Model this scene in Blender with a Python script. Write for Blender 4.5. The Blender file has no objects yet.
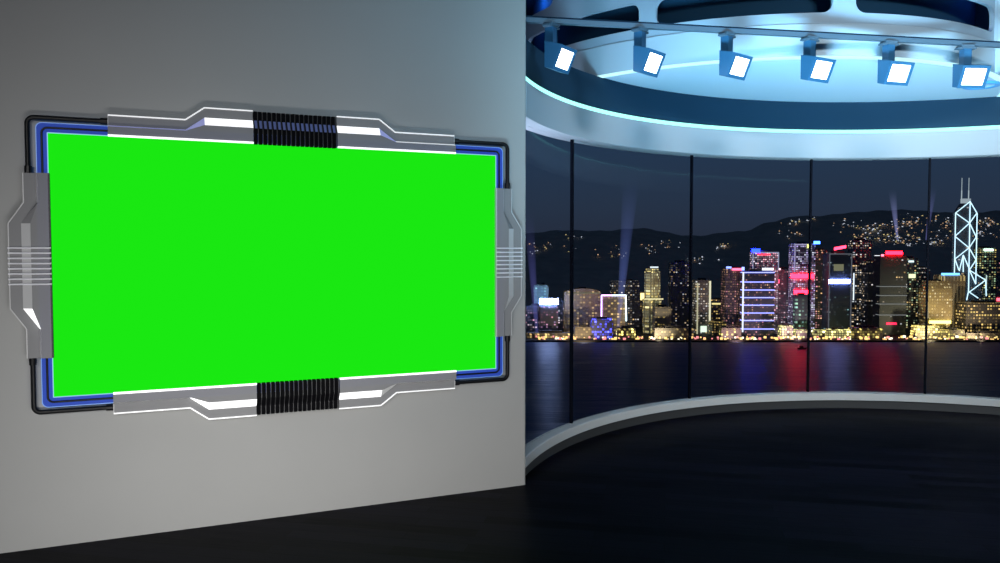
import bpy, bmesh, math, random
from mathutils import Vector, Matrix
random.seed(7)
sc = bpy.context.scene
COL = sc.collection
PI = math.pi

# ------------------------------------------------------------------ camera
F = 784.0
PITCH = math.atan(32.5 / F)
H = 1.7
cd = bpy.data.cameras.new('camera'); cam = bpy.data.objects.new('camera', cd); COL.objects.link(cam)
cam.location = (0, 0, H); cam.rotation_euler = (PI/2 - PITCH, 0, 0)
cd.sensor_width = 36; cd.lens = 36*F/1000; cd.clip_end = 20000; cd.clip_start = 0.05
sc.camera = cam
sc.view_settings.view_transform = 'Standard'; sc.view_settings.look = 'None'
sc.view_settings.gamma = 1; sc.view_settings.exposure = 0
sc.view_settings.use_curve_mapping = False

def at(px, py, Y):
    """direction of a measured bearing, carried out to its real distance Y"""
    x = (px-500)/F; y = (281.5-py)/F
    c, s = math.cos(PITCH), math.sin(PITCH)
    d = Vector((x, c+y*s, y*c-s)); k = Y/d.y
    return Vector((d.x*k, Y, H+d.z*k))

# ------------------------------------------------------------------ materials
def lin(c):
    return tuple(((v/255)/12.92 if v/255 <= .04045 else ((v/255+.055)/1.055)**2.4) for v in c) + (1,)

def mat(name, col, rough=.5, metal=0., emit=None, es=0., spec=.5, noise=0., nscale=8., bump=0.):
    m = bpy.data.materials.new(name); m.use_nodes = True
    nt = m.node_tree; b = nt.nodes['Principled BSDF']
    b.inputs['Base Color'].default_value = col if len(col) == 4 else col+(1,)
    b.inputs['Roughness'].default_value = rough; b.inputs['Metallic'].default_value = metal
    b.inputs['Specular IOR Level'].default_value = spec
    if emit:
        b.inputs['Emission Color'].default_value = emit if len(emit) == 4 else emit+(1,)
        b.inputs['Emission Strength'].default_value = es
    if noise or bump:
        tc = nt.nodes.new('ShaderNodeTexCoord'); n = nt.nodes.new('ShaderNodeTexNoise')
        n.inputs['Scale'].default_value = nscale; n.inputs['Detail'].default_value = 4
        nt.links.new(tc.outputs['Object'], n.inputs['Vector'])
        if noise:
            mx = nt.nodes.new('ShaderNodeMixRGB'); mx.blend_type = 'MULTIPLY'; mx.inputs[0].default_value = noise
            mx.inputs[1].default_value = b.inputs['Base Color'].default_value
            nt.links.new(n.outputs['Fac'], mx.inputs[2]); nt.links.new(mx.outputs[0], b.inputs['Base Color'])
        if bump:
            bp = nt.nodes.new('ShaderNodeBump'); bp.inputs['Strength'].default_value = bump
            bp.inputs['Distance'].default_value = .002
            nt.links.new(n.outputs['Fac'], bp.inputs['Height']); nt.links.new(bp.outputs[0], b.inputs['Normal'])
    return m

def emat(name, col, es, sample=True):
    m = mat(name, (0.02, 0.02, 0.02), .6, emit=tuple(col), es=es)
    if not sample: m.cycles.emission_sampling = 'NONE'
    return m

M = {}
M['wall'] = mat('wall_paint', (.40, .40, .39), .75, spec=.25, noise=.06, nscale=3)
M['green'] = mat('green_display', (.0, .01, .0), .9, emit=(.010, .80, .006), es=1.0, spec=0.)
M['black'] = mat('black_rubber', (.004, .004, .005), .4, spec=.25)
M['ribblack'] = mat('black_ribbed_polymer', (.004, .004, .005), .7, spec=.04)
M['ribline'] = mat('dark_steel_fins', (.05, .05, .055), .5)
M['bluefin'] = mat('blue_steel_bevel', (.22, .26, .55), .4, metal=.2)
M['blue'] = mat('blue_light_band', (.02, .05, .32), .5, emit=(.03, .075, .42), es=.45, spec=.1)
M['bluedim'] = mat('blue_band_edge', (.15, .3, .7), .35, emit=(.2, .42, .9), es=.35)
M['iceline'] = emat('ice_blue_line', (.35, .7, 1.0), .8)
M['white_line'] = mat('white_edge', (.85, .85, .85), .4, emit=(1, 1, 1), es=.55)  # lit acrylic edge, its brightness put in as glow
M['white_strip'] = mat('white_caught_light', (.9, .9, .9), .4, emit=(1, 1, 1), es=.95)  # light caught by white bevels and edges, put in as glow
M['lavender'] = mat('lavender_bevel_glow', (.42, .44, .72), .4, emit=(.36, .38, .75), es=.35)  # tint and glow stand for light caught on the bevel
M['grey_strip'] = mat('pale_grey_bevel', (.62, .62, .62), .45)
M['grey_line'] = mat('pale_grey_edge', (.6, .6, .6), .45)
M['steel'] = mat('pale_steel_rib', (.9, .9, .95), .3)
M['dark'] = mat('dark_housing', (.02, .02, .025), .5)

def acrylic():
    m = bpy.data.materials.new('smoked_acrylic'); m.use_nodes = True; nt = m.node_tree
    b = nt.nodes['Principled BSDF']; b.inputs['Base Color'].default_value = (.27, .27, .275, 1); b.inputs['Roughness'].default_value = .55; b.inputs['Specular IOR Level'].default_value = .12
    t = nt.nodes.new('ShaderNodeBsdfTransparent'); t.inputs[0].default_value = (.95, .95, .96, 1)
    mx = nt.nodes.new('ShaderNodeMixShader'); mx.inputs[0].default_value = .93
    out = nt.nodes['Material Output']
    nt.links.new(t.outputs[0], mx.inputs[1]); nt.links.new(b.outputs[0], mx.inputs[2]); nt.links.new(mx.outputs[0], out.inputs[0])
    return m
M['acrylic'] = acrylic()

def glass():
    m = bpy.data.materials.new('window_glass'); m.use_nodes = True; nt = m.node_tree
    nt.nodes.remove(nt.nodes['Principled BSDF'])
    t = nt.nodes.new('ShaderNodeBsdfTransparent'); t.inputs[0].default_value = (.97, .98, .985, 1)
    g = nt.nodes.new('ShaderNodeBsdfGlossy'); g.inputs['Roughness'].default_value = .02; g.inputs['Color'].default_value = (.6, .65, .7, 1)
    lw = nt.nodes.new('ShaderNodeLayerWeight'); lw.inputs[0].default_value = .5
    pw = nt.nodes.new('ShaderNodeMath'); pw.operation = 'POWER'; pw.inputs[1].default_value = 4; nt.links.new(lw.outputs['Facing'], pw.inputs[0])
    fr = nt.nodes.new('ShaderNodeMapRange'); fr.inputs[3].default_value = .006; fr.inputs[4].default_value = .12; nt.links.new(pw.outputs[0], fr.inputs[0])
    mx = nt.nodes.new('ShaderNodeMixShader'); nt.links.new(fr.outputs[0], mx.inputs[0])
    nt.links.new(t.outputs[0], mx.inputs[1]); nt.links.new(g.outputs[0], mx.inputs[2])
    nt.links.new(mx.outputs[0], nt.nodes['Material Output'].inputs[0])
    return m
M['glass'] = glass()

def floor_mat():
    m = mat('dark_wood_planks', (.004, .0045, .009), .42, spec=.03); nt = m.node_tree; b = nt.nodes['Principled BSDF']
    tc = nt.nodes.new('ShaderNodeTexCoord'); mp = nt.nodes.new('ShaderNodeMapping'); mp.inputs['Rotation'].default_value[2] = math.radians(12)
    br = nt.nodes.new('ShaderNodeTexBrick'); br.offset = .37
    br.inputs['Color1'].default_value = (.0018, .0018, .0035, 1); br.inputs['Color2'].default_value = (.010, .010, .022, 1)
    br.inputs['Mortar'].default_value = (.0015, .0015, .002, 1)
    br.inputs['Scale'].default_value = 1; br.inputs['Brick Width'].default_value = 1.1; br.inputs['Row Height'].default_value = .12
    br.inputs['Mortar Size'].default_value = .003
    n = nt.nodes.new('ShaderNodeTexNoise'); mp2 = nt.nodes.new('ShaderNodeMapping'); mp2.inputs['Scale'].default_value = (2, 40, 1)
    n.inputs['Scale'].default_value = 1.5; n.inputs['Detail'].default_value = 5
    L = nt.links
    L.new(tc.outputs['Object'], mp.inputs[0]); L.new(mp.outputs[0], br.inputs['Vector']); L.new(mp.outputs[0], mp2.inputs[0]); L.new(mp2.outputs[0], n.inputs['Vector'])
    mx = nt.nodes.new('ShaderNodeMixRGB'); mx.blend_type = 'MULTIPLY'; mx.inputs[0].default_value = .7
    L.new(br.outputs['Color'], mx.inputs[1]); L.new(n.outputs['Fac'], mx.inputs[2]); L.new(mx.outputs[0], b.inputs['Base Color'])
    mr = nt.nodes.new('ShaderNodeMapRange'); mr.inputs[3].default_value = .34; mr.inputs[4].default_value = .55
    L.new(n.outputs['Fac'], mr.inputs[0]); L.new(mr.outputs[0], b.inputs['Roughness'])
    return m
M['floor'] = floor_mat()
M['sill'] = mat('sill_grey_white', (.62, .64, .63), .35, spec=.5)
M['kick'] = mat('dark_kick', (.05, .053, .055), .5)
M['fascia'] = mat('fascia_white', (.42, .46, .50), .65, spec=.3)
M['navy'] = mat('navy_wall', (.012, .042, .08), .7, spec=.12)
M['deepnavy'] = mat('deep_navy_lining', (.012, .05, .10), .8, spec=.08)
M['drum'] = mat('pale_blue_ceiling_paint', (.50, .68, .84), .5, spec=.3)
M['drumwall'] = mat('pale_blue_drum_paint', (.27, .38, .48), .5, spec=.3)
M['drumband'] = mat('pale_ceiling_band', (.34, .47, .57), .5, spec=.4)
M['cove'] = emat('cyan_light_line', (.34, 1.0, .9), 1.7)
M['covew'] = emat('white_cyan_light_line', (.55, .95, 1.0), 1.15)
M['mullion'] = mat('dark_mullion', (.002, .003, .008), .7, spec=.1)
M['rail'] = mat('blue_grey_rail', (.07, .12, .17), .5, spec=.3)
M["raildark"] = mat("dark_rail_flange", (.006, .02, .04), .7, spec=.1)
M['lamp_body'] = mat('steel_blue_lamp_body', (.03, .13, .26), .35, metal=.2)
M['lamp_face'] = emat('white_lamp_face', (.9, .97, 1.0), 6.0)

# ------------------------------------------------------------------ mesh helpers
def link(name, verts, faces, m, parent=None, smooth=False, mw=None):
    me = bpy.data.meshes.new(name); me.from_pydata([tuple(v) for v in verts], [], faces); me.update()
    bm = bmesh.new(); bm.from_mesh(me); bmesh.ops.recalc_face_normals(bm, faces=bm.faces); bm.to_mesh(me); bm.free()
    for mm in (m if isinstance(m, list) else [m]): me.materials.append(mm)
    if smooth:
        me.shade_smooth()
        try: me.set_sharp_from_angle(angle=math.radians(35))
        except Exception: pass
    o = bpy.data.objects.new(name, me); COL.objects.link(o)
    if parent: o.parent = parent
    return o

class MB:
    def __init__(s): s.v = []; s.f = []
    def add(s, v, f):
        k = len(s.v); s.v += [Vector(p) for p in v]; s.f += [tuple(i+k for i in q) for q in f]; return s
    def box(s, x0, x1, y0, y1, z0, z1):
        return s.add([(x0,y0,z0),(x1,y0,z0),(x1,y1,z0),(x0,y1,z0),(x0,y0,z1),(x1,y0,z1),(x1,y1,z1),(x0,y1,z1)],
                     [(0,3,2,1),(4,5,6,7),(0,1,5,4),(1,2,6,5),(2,3,7,6),(3,0,4,7)])
    def bar(s, a, b, r, n=4, up=None):
        a = Vector(a); b = Vector(b); d = (b-a).normalized()
        up = Vector(up) if up else (Vector((0,0,1)) if abs(d.z) < .9 else Vector((0,1,0)))
        x = d.cross(up).normalized(); y = x.cross(d)
        v = []
        for p in (a, b):
            for k in range(n):
                t = 2*PI*(k+.5)/n; v.append(p + (x*math.cos(t)+y*math.sin(t))*r)
        f = [(k, (k+1) % n, n+(k+1) % n, n+k) for k in range(n)] + [tuple(range(n)), tuple(range(n, 2*n))]
        return s.add(v, f)
    def tube(s, pts, r, n=10):
        pts = [Vector(p) for p in pts]; v = []; N = len(pts); ref = None
        for i, p in enumerate(pts):
            d = (pts[min(i+1, N-1)]-pts[max(i-1, 0)]).normalized()
            if ref is None: ref = d.cross(Vector((0, 1, 0))).normalized() if abs(d.y) < .9 else Vector((1, 0, 0))
            ref = (ref - d*ref.dot(d)).normalized(); y = d.cross(ref)
            for k in range(n):
                t = 2*PI*k/n; v.append(p+(ref*math.cos(t)+y*math.sin(t))*r)
        f = [(i*n+k, i*n+(k+1) % n, (i+1)*n+(k+1) % n, (i+1)*n+k) for i in range(N-1) for k in range(n)]
        f += [tuple(range(n)), tuple(range((N-1)*n, N*n))]
        return s.add(v, f)
    def prism(s, poly, y0, y1):      # poly in (x,z), extruded along y
        n = len(poly)
        v = [(x, y0, z) for x, z in poly]+[(x, y1, z) for x, z in poly]
        return s.add(v, [tuple(range(n)), tuple(range(n, 2*n))]+[(k, (k+1) % n, n+(k+1) % n, n+k) for k in range(n)])
    def build(s, name, m, parent=None, smooth=False): return link(name, s.v, s.f, m, parent, smooth)

def arc_solid(prof, C, a0, a1, n=160):
    """sweep a closed profile of (radius, z) around C from angle a0 to a1 (degrees)"""
    v = []; k = len(prof)
    for i in range(n+1):
        a = math.radians(a0+(a1-a0)*i/n)
        for r, z in prof: v.append((C[0]+r*math.cos(a), C[1]+r*math.sin(a), z))
    f = [(i*k+j, i*k+(j+1) % k, (i+1)*k+(j+1) % k, (i+1)*k+j) for i in range(n) for j in range(k)]
    f += [tuple(range(k)), tuple(range(n*k, (n+1)*k))]
    return v, f

def empty(name, loc=(0,0,0), rz=0):
    o = bpy.data.objects.new(name, None); COL.objects.link(o); o.location = loc; o.rotation_euler = (0, 0, rz); o.empty_display_size = .2
    return o
def tag(o, label=None, cat=None, group=None, kind=None):
    if label: o['label'] = label
    if cat: o['category'] = cat
    if group: o['group'] = group
    if kind: o['kind'] = kind
    return o
def struct(o, label, cat=None): return tag(o, label, cat, None, 'structure')

# ------------------------------------------------------------------ studio
C0 = (3.573, 4.791); R0 = 3.507              # round window bay
B = Vector((.188, 5.591)); WD = Vector((.9192, .3938)); ANG = math.atan2(WD.y, WD.x)
A0, A1 = -35, 164.6

fp = [(-7, -3), (7.9, -3), (7.9, 2.6)]+[(C0[0]+(R0+.2)*math.cos(math.radians(A0+(A1-A0)*k/80)), C0[1]+(R0+.2)*math.sin(math.radians(A0+(A1-A0)*k/80))) for k in range(81)]+[(-5.5, 3.45), (-7, 3.0)]
n = len(fp)
o = MB().add([(x, y, 0) for x, y in fp]+[(x, y, -.12) for x, y in fp], [tuple(range(n)), tuple(range(n, 2*n))]+[(k, (k+1) % n, n+(k+1) % n, n+k) for k in range(n)]).build('floor', M['floor']); struct(o, 'dark polished plank floor of the studio', 'floor')

# partition wall with the screen
we = MB()
r = .018; poly = [(-6.0, 0), (-6.0, .12)]
pts = [(-6.0, 0.0)] + [(-r+r*math.sin(t*PI/2/6), r-r*math.cos(t*PI/2/6)) for t in range(7)] + [(-r+r*math.cos(t*PI/2/6), .12-r+r*math.sin(t*PI/2/6)) for t in range(7)] + [(-6.0, .12)]
n = len(pts)
we.add([(x, y, 0) for x, y in pts]+[(x, y, 4.3) for x, y in pts], [tuple(range(n)), tuple(range(n, 2*n))]+[(k, (k+1) % n, n+(k+1) % n, n+k) for k in range(n)])
wall = we.build('wall_left', M['wall'], smooth=True); wall.location = (B.x, B.y, 0); wall.rotation_euler[2] = ANG
struct(wall, 'plain grey partition wall that carries the green screen', 'wall')

# sill
v, f = arc_solid([(R0, .089), (R0, .158), (R0+.006, .164), (R0+.115, .164), (R0+.125, .156), (R0+.125, .0), (R0+.10, 0), (R0+.10, .089)], C0, A0, A1)
sill = link('trim_1', v, f, M['sill'], smooth=True); struct(sill, 'curved pale grey sill along the foot of the windows', 'window sill')
v, f = arc_solid([(R0+.026, 0), (R0+.026, .089), (R0+.10, .089), (R0+.10, 0)], C0, A0, A1)
link('kick_board', v, f, M['kick'], sill, smooth=True)['label'] = 'dark recessed kick board'
# fascia ring
v, f = arc_solid([(R0, 2.658), (R0, 2.914), (R0+.10, 2.914), (R0+.18, 2.90), (R0+.18, 2.65), (R0+.012, 2.65)], C0, A0, A1)
fas = link('trim_2', v, f, M['fascia'], smooth=True); struct(fas, 'curved pale fascia ring above the windows', 'fascia')
v, f = arc_solid([(R0+.008, 2.914), (R0+.008, 2.951), (R0+.05, 2.951), (R0+.05, 2.914)], C0, A0, A1)
link('light_strip', v, f, M['cove'], fas, smooth=True)['label'] = 'glowing cyan light strip on the fascia'
# navy wall ring
v, f = arc_solid([(R0+.03, 2.951), (R0+.03, 3.243), (R0+.18, 3.243), (R0+.18, 2.951)], C0, A0, A1)
o = link('wall_back', v, f, M['navy'], smooth=True); struct(o, 'curved navy wall band between the lit fascia and the ceiling', 'wall')

# windows
mul = [164.6, 144.92, 116.87, 94.19, 74.93, 52.5, 30, 5, -20, -35]
RG = R0+.09
for i in range(len(mul)-1):
    v, f = arc_solid([(RG, .164), (RG, 2.65), (RG+.012, 2.65), (RG+.012, .164)], C0, mul[i+1], mul[i], 24)
    g = link('window_%d' % (i+1), v, f, M['glass'], smooth=True); struct(g, 'curved glass pane of the window bay', 'window')
    if i:
        a = math.radians(mul[i]); p = Vector((C0[0]+RG*math.cos(a), C0[1]+RG*math.sin(a), 0))
        m = MB(); rr = Vector((math.cos(a), math.sin(a), 0)); tt = Vector((-rr.y, rr.x, 0))
        vs = [p+rr*x+tt*y+Vector((0, 0, z)) for z in (.166, 2.65) for x, y in ((-.012, -.009), (.016, -.009), (.016, .009), (-.012, .009))]
        m.add(vs, [(0,1,2,3),(4,5,6,7),(0,1,5,4),(1,2,6,5),(2,3,7,6),(3,0,4,7)]); m.build('mullion', M['mullion'], g)

# ------------------------------------------------------------------ drum ceiling with slots
D0 = (2.683, 8.973); RD = 2.586
ceil_root = MB()
v = [(D0[0]+(RD-.004)*math.cos(2*PI*k/180), D0[1]+(RD-.004)*math.sin(2*PI*k/180), z) for z in (3.243, 3.30) for k in range(180)]
f = [tuple(range(180)), tuple(range(180, 360))]+[(k, (k+1) % 180, 180+(k+1) % 180, 180+k) for k in range(180)]
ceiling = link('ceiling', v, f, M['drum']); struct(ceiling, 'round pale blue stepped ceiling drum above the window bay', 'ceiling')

def drum_wall(R, z0, z1, slots, hz):
    """cylindrical sheet R, z0..z1 with rounded slots [(a0,a1)] of height hz=(zl,zh)"""
    V = []; Fc = []; zl, zh = hz; zm = (zl+zh)/2
    def quad(a0, a1, b0, t0, b1, t1):
        k = len(V)
        for a, z in ((a0, b0), (a1, b1), (a1, t1), (a0, t0)):
            q = math.radians(a); V.append((D0[0]+R*math.cos(q), D0[1]+R*math.sin(q), z))
        Fc.append((k, k+1, k+2, k+3))
    cur = slots[0][1]-360
    sl = sorted(slots); prev = sl[0][0]
    start = prev
    for i, (a, b) in enumerate(sl):
        nxt = sl[i+1][0] if i+1 < len(sl) else start+360
        rad = .085; ra = math.degrees(rad/R)
        st = [(a+ra*(1-math.cos(t*PI/2/8)), rad*(1-math.sin(t*PI/2/8))) for t in range(9)]
        m = max(2, int((b-a-2*ra)/1.2)); st += [(a+ra+(b-a-2*ra)*k/m, 0) for k in range(1, m)]
        st += [(b-ra*(1-math.cos(t*PI/2/8)), rad*(1-math.sin(t*PI/2/8))) for t in range(8, -1, -1)]
        for (p, dp), (q, dq) in zip(st, st[1:]):
            quad(p, q, z0, zl+dp, z0, zl+dq); quad(p, q, zh-dp, z1, zh-dq, z1)
        k = max(1, int((nxt-b)/1.2))
        for j in range(k):
            p, q = b+(nxt-b)*j/k, b+(nxt-b)*(j+1)/k
            for za, zb in ((z0, zl+rad), (zl+rad, zh-rad), (zh-rad, z1)): quad(p, q, za, zb, za, zb)
    me = bpy.data.meshes.new('drum_wall'); me.from_pydata(V, [], Fc); me.update()
    bm = bmesh.new(); bm.from_mesh(me); bmesh.ops.remove_doubles(bm, verts=bm.verts, dist=1e-4)
    for fc in bm.faces:
        c = fc.calc_center_median()
        if fc.normal.dot(Vector((c.x-D0[0], c.y-D0[1], 0))) < 0: fc.normal_flip()
    bm.to_mesh(me); bm.free(); me.materials.append(M['drumwall']); me.shade_smooth()
    o = bpy.data.objects.new('drum_wall', me); COL.objects.link(o)
    md = o.modifiers.new('thickness', 'SOLIDIFY'); md.thickness = .035; md.offset = -1; es_ = o.modifiers.new('crisp_edges', 'EDGE_SPLIT'); es_.split_angle = math.radians(32)
    return o
slots1 = [(-158.5, -125.0), (-121.6, -90.2), (-86.0, -49.8)]
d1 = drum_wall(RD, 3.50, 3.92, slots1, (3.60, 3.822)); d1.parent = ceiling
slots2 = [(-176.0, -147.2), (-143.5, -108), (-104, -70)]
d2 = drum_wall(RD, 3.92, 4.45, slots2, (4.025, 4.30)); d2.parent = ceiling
v, f = arc_solid([(RD-.05, 3.256), (RD+.012, 3.256), (RD+.012, 3.508), (RD+.003, 3.515), (RD-.05, 3.515)], D0, -180, 180, 220)
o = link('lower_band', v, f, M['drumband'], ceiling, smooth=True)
v, f = arc_solid([(RD-.05, 3.240), (RD+.006, 3.240), (RD+.006, 3.256), (RD-.05, 3.256)], D0, -180, 180, 220)
o = link('light_strip', v, f, M['covew'], ceiling, smooth=True); o['label'] = 'thin glowing line along the lower edge'
v, f = arc_solid([(RD-.30, 3.30), (RD-.28, 3.30), (RD-.28, 4.45), (RD-.30, 4.45)], D0, -180, 180, 140)
o = link('inner_lining', v, f, M['deepnavy'], ceiling, smooth=True); o['label'] = 'dark navy lining behind the slots'
v, f = arc_solid([(0.02, 4.45), (RD, 4.45), (RD, 4.5), (0.02, 4.5)], D0, -180, 180, 140)
link('top_cover', v, f, M['deepnavy'], ceiling, smooth=True)

# pilaster where the drum ends
q = Vector((D0[0]+(RD+.03)*math.cos(math.radians(-48.4)), D0[1]+(RD+.03)*math.sin(math.radians(-48.4)), 0))
m = MB(); m.box(-.045, .045, -.05, .05, 3.26, 4.4)
pil = m.build('trim_3', M['drumband']); pil.location = q; pil.rotation_euler[2] = math.radians(-48.4+90)
struct(pil, 'pale vertical rib on the ceiling drum beside the last spotlight', 'rib')
m = MB().box(.045, .056, -.055, .05, 3.26, 4.4); m.build('blue_edge', mat('bright_blue_edge', (.08, .35, .75), .4), pil)

# round collar under the ceiling beside the rib
v, f = arc_solid([(.115, 3.215), (.15, 3.215), (.15, 3.2405), (.115, 3.2405)], (4.50, 7.40), 0, 359.9, 48)
col_ = link('ceiling_collar', v, f, bpy.data.materials['bright_blue_edge'], ceiling, smooth=True); col_['label'] = 'blue ring collar'
v, f = arc_solid([(.002, 3.226), (.115, 3.226), (.115, 3.2405), (.002, 3.2405)], (4.50, 7.40), 0, 359.9, 48)
link('collar_disc', v, f, M['drum'], col_, smooth=True)

# light rail
RZ = 3.36
def onz(px, py, z):
    d = at(px, py, 1)-Vector((0, 0, H)); k = (z-H)/d.z; return Vector((d.x*k, d.y*k, z))
ra_, rb_ = onz(521, 19.0, RZ), onz(1000, 44.8, RZ)
dr = (rb_-ra_).normalized(); rb_ = ra_+dr*6.2; ra_ = ra_-dr*.02
rail = empty('lighting_rail', ra_, math.atan2(dr.y, dr.x)); LR = (rb_-ra_).length
tag(rail, 'long straight blue grey lighting rail under the ceiling that carries six square spotlights', 'rail')
MB().box(0, LR, -.022, .022, -.022, .010).build('rail_beam', M['rail'], rail)
MB().box(0, LR, -.026, .026, .010, .020).build('top_flange', M['raildark'], rail)['label'] = 'dark top flange'
MB().box(-.012, .0, -.05, .05, -.06, .06).build('end_bracket', M['raildark'], rail)

# spotlights
def make_spot():
    root = empty('stage_spotlight')
    # local: -y is the facing side, origin at rail underside
    MB().box(-.052, .052, -.040, .040, -.018, 0).box(-.075, .075, -.028, .028, -.030, -.018).build('mounting_clamp', M['rail'], root)
    m = MB().box(-.027, .027, -.030, .030, -.200, -.030)
    m.box(-.031, -.026, -.034, .034, -.200, -.030).box(.026, .031, -.034, .034, -.200, -.030).build('stem', M['lamp_body'], root)
    t, b = -.150, -.335; w = .113; yb = -.015
    yt, yo = -.145, -.070; tf, bf_ = -.188, -.352       # front edge at top and at bottom
    def P(x, s, inset=0, push=0):   # point on the slanted face; s 0..1 top to bottom
        y = yt+(yo-yt)*s; z = tf+(bf_-tf)*s
        nn = Vector((0, -(tf-bf_), -(yo-yt))).normalized()
        return Vector((x, y, z))+nn*push
    hv = [(-w, yb, t), (w, yb, t), (w, yb, b), (-w, yb, b)]
    body = MB().add(hv+[P(-w, 0), P(w, 0), P(w, 1), P(-w, 1)], [(0,1,2,3),(0,1,5,4),(1,2,6,5),(2,3,7,6),(3,0,4,7),(4,5,6,7)])
    body.build('housing', M['lamp_body'], root)
    # bezel
    m = MB(); i = .16; xi = w*(1-2*i*.78)
    for (xa, xb, sa, sb) in ((-w, w, 0, .13), (-w, w, .87, 1), (-w, -w*.78, .13, .87), (w*.78, w, .13, .87)):
        c = [P(xa, sa), P(xb, sa), P(xb, sb), P(xa, sb)]; d = [P(xa, sa, 0, .012), P(xb, sa, 0, .012), P(xb, sb, 0, .012), P(xa, sb, 0, .012)]
        m.add(c+d, [(0,1,2,3),(4,5,6,7),(0,1,5,4),(1,2,6,5),(2,3,7,6),(3,0,4,7)])
    m.build('bezel', M['lamp_body'], root)
    c = [P(-w*.76, .14, 0, .001), P(w*.76, .14, 0, .001), P(w*.76, .86, 0, .001), P(-w*.76, .86, 0, .001)]
    d = [P(-w*.76, .14, 0, .007), P(w*.76, .14, 0, .007), P(w*.76, .86, 0, .007), P(-w*.76, .86, 0, .007)]
    MB().add(c+d, [(0,1,2,3),(4,5,6,7),(0,1,5,4),(1,2,6,5),(2,3,7,6),(3,0,4,7)]).build('light_panel', M['lamp_face'], root)['label'] = 'glowing white square panel'
    m = MB()
    for k in range(4): m.box(-.07+k*.04, -.05+k*.04, yb, yb+.012, b+.03, t-.03)
    m.build('cooling_fins', M['lamp_body'], root)
    return root
spot_labels = ['leftmost square spotlight on the rail, beside the grey partition wall, seen most from its side',
 'second square spotlight from the left on the ceiling rail', 'third square spotlight from the left on the ceiling rail',
 'fourth square spotlight from the left on the ceiling rail', 'fifth square spotlight from the left on the ceiling rail',
 'rightmost square spotlight on the ceiling rail, facing most towards the viewer']
sp0 = make_spot()
TG = Vector((3.9, 3.3))
for i, px in enumerate((551, 640, 727, 810, 889, 966)):
    # intersection of bearing with rail line
    d = at(px, 30, 1); d = Vector((d.x, d.y)); a = Vector((ra_.x, ra_.y)); e = Vector((dr.x, dr.y))
    s = (a.x*d.y-a.y*d.x)/(e.y*d.x-e.x*d.y); p = a+e*s
    if i == 0: r_ = sp0
    else:
        r_ = sp0.copy(); COL.objects.link(r_)
        for ch in list(sp0.children):
            c = ch.copy(); COL.objects.link(c); c.parent = r_
    aim = TG-p
    r_.location = (p.x, p.y, RZ-.022); r_.rotation_euler = (0, 0, math.atan2(aim.y, aim.x)+PI/2)
    tag(r_, spot_labels[i], 'spotlight', 'square spotlights on the ceiling rail')

# ------------------------------------------------------------------ green screen in its frame
scr = empty('video_screen', (B.x+WD.x*-1.61, B.y+WD.y*-1.61, 1.606), ANG)
tag(scr, 'wide green display in a futuristic frame on the grey wall', 'screen')
HU, HZ = 1.345, .735     # half width, half height; local y = -depth out of the wall
MB().box(-1.30, 1.30, -.035, 0, -.70, .70).build('back_housing', M['dark'], scr)
MB().box(-HU, HU, -.062, -.035, -HZ, HZ).build('display_panel', M['green'], scr)['label'] = 'plain bright green display'

def rrect(hu, hz, r, n=6):
    out = []
    for cx, cz, a in ((hu-r, hz-r, 0), (-hu+r, hz-r, 90), (-hu+r, -hz+r, 180), (hu-r, -hz+r, 270)):
        for k in range(n+1):
            t = math.radians(a+90*k/n); out.append((cx+r*math.cos(t), cz+r*math.sin(t)))
    return out
def ring(o_, i_, y0, y1):
    n = len(o_); m = MB()
    v = [(x, y0, z) for x, z in o_]+[(x, y0, z) for x, z in i_]+[(x, y1, z) for x, z in o_]+[(x, y1, z) for x, z in i_]
    f = []
    for k in range(n):
        j = (k+1) % n
        f += [(k, j, n+j, n+k), (2*n+k, 2*n+j, 3*n+j, 3*n+k), (k, j, 2*n+j, 2*n+k), (n+k, n+j, 3*n+j, 3*n+k)]
    return m.add(v, f)
ring(rrect(HU+.058, HZ+.058, .03), rrect(HU+.001, HZ+.001, .002), -.048, -.0).build('blue_band', M['blue'], scr)['label'] = 'glowing blue band around the display'
ring(rrect(HU+.0605, HZ+.0605, .032), rrect(HU+.057, HZ+.057, .030), -.052, -.0).build('outer_edge_line', M['bluedim'], scr)['label'] = 'light blue edge line'
ring(rrect(HU+.0045, HZ+.0045, .004), rrect(HU+.0005, HZ+.0005, .002), -.066, -.0).build('inner_edge_line', M['iceline'], scr)['label'] = 'ice blue edge line'

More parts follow.
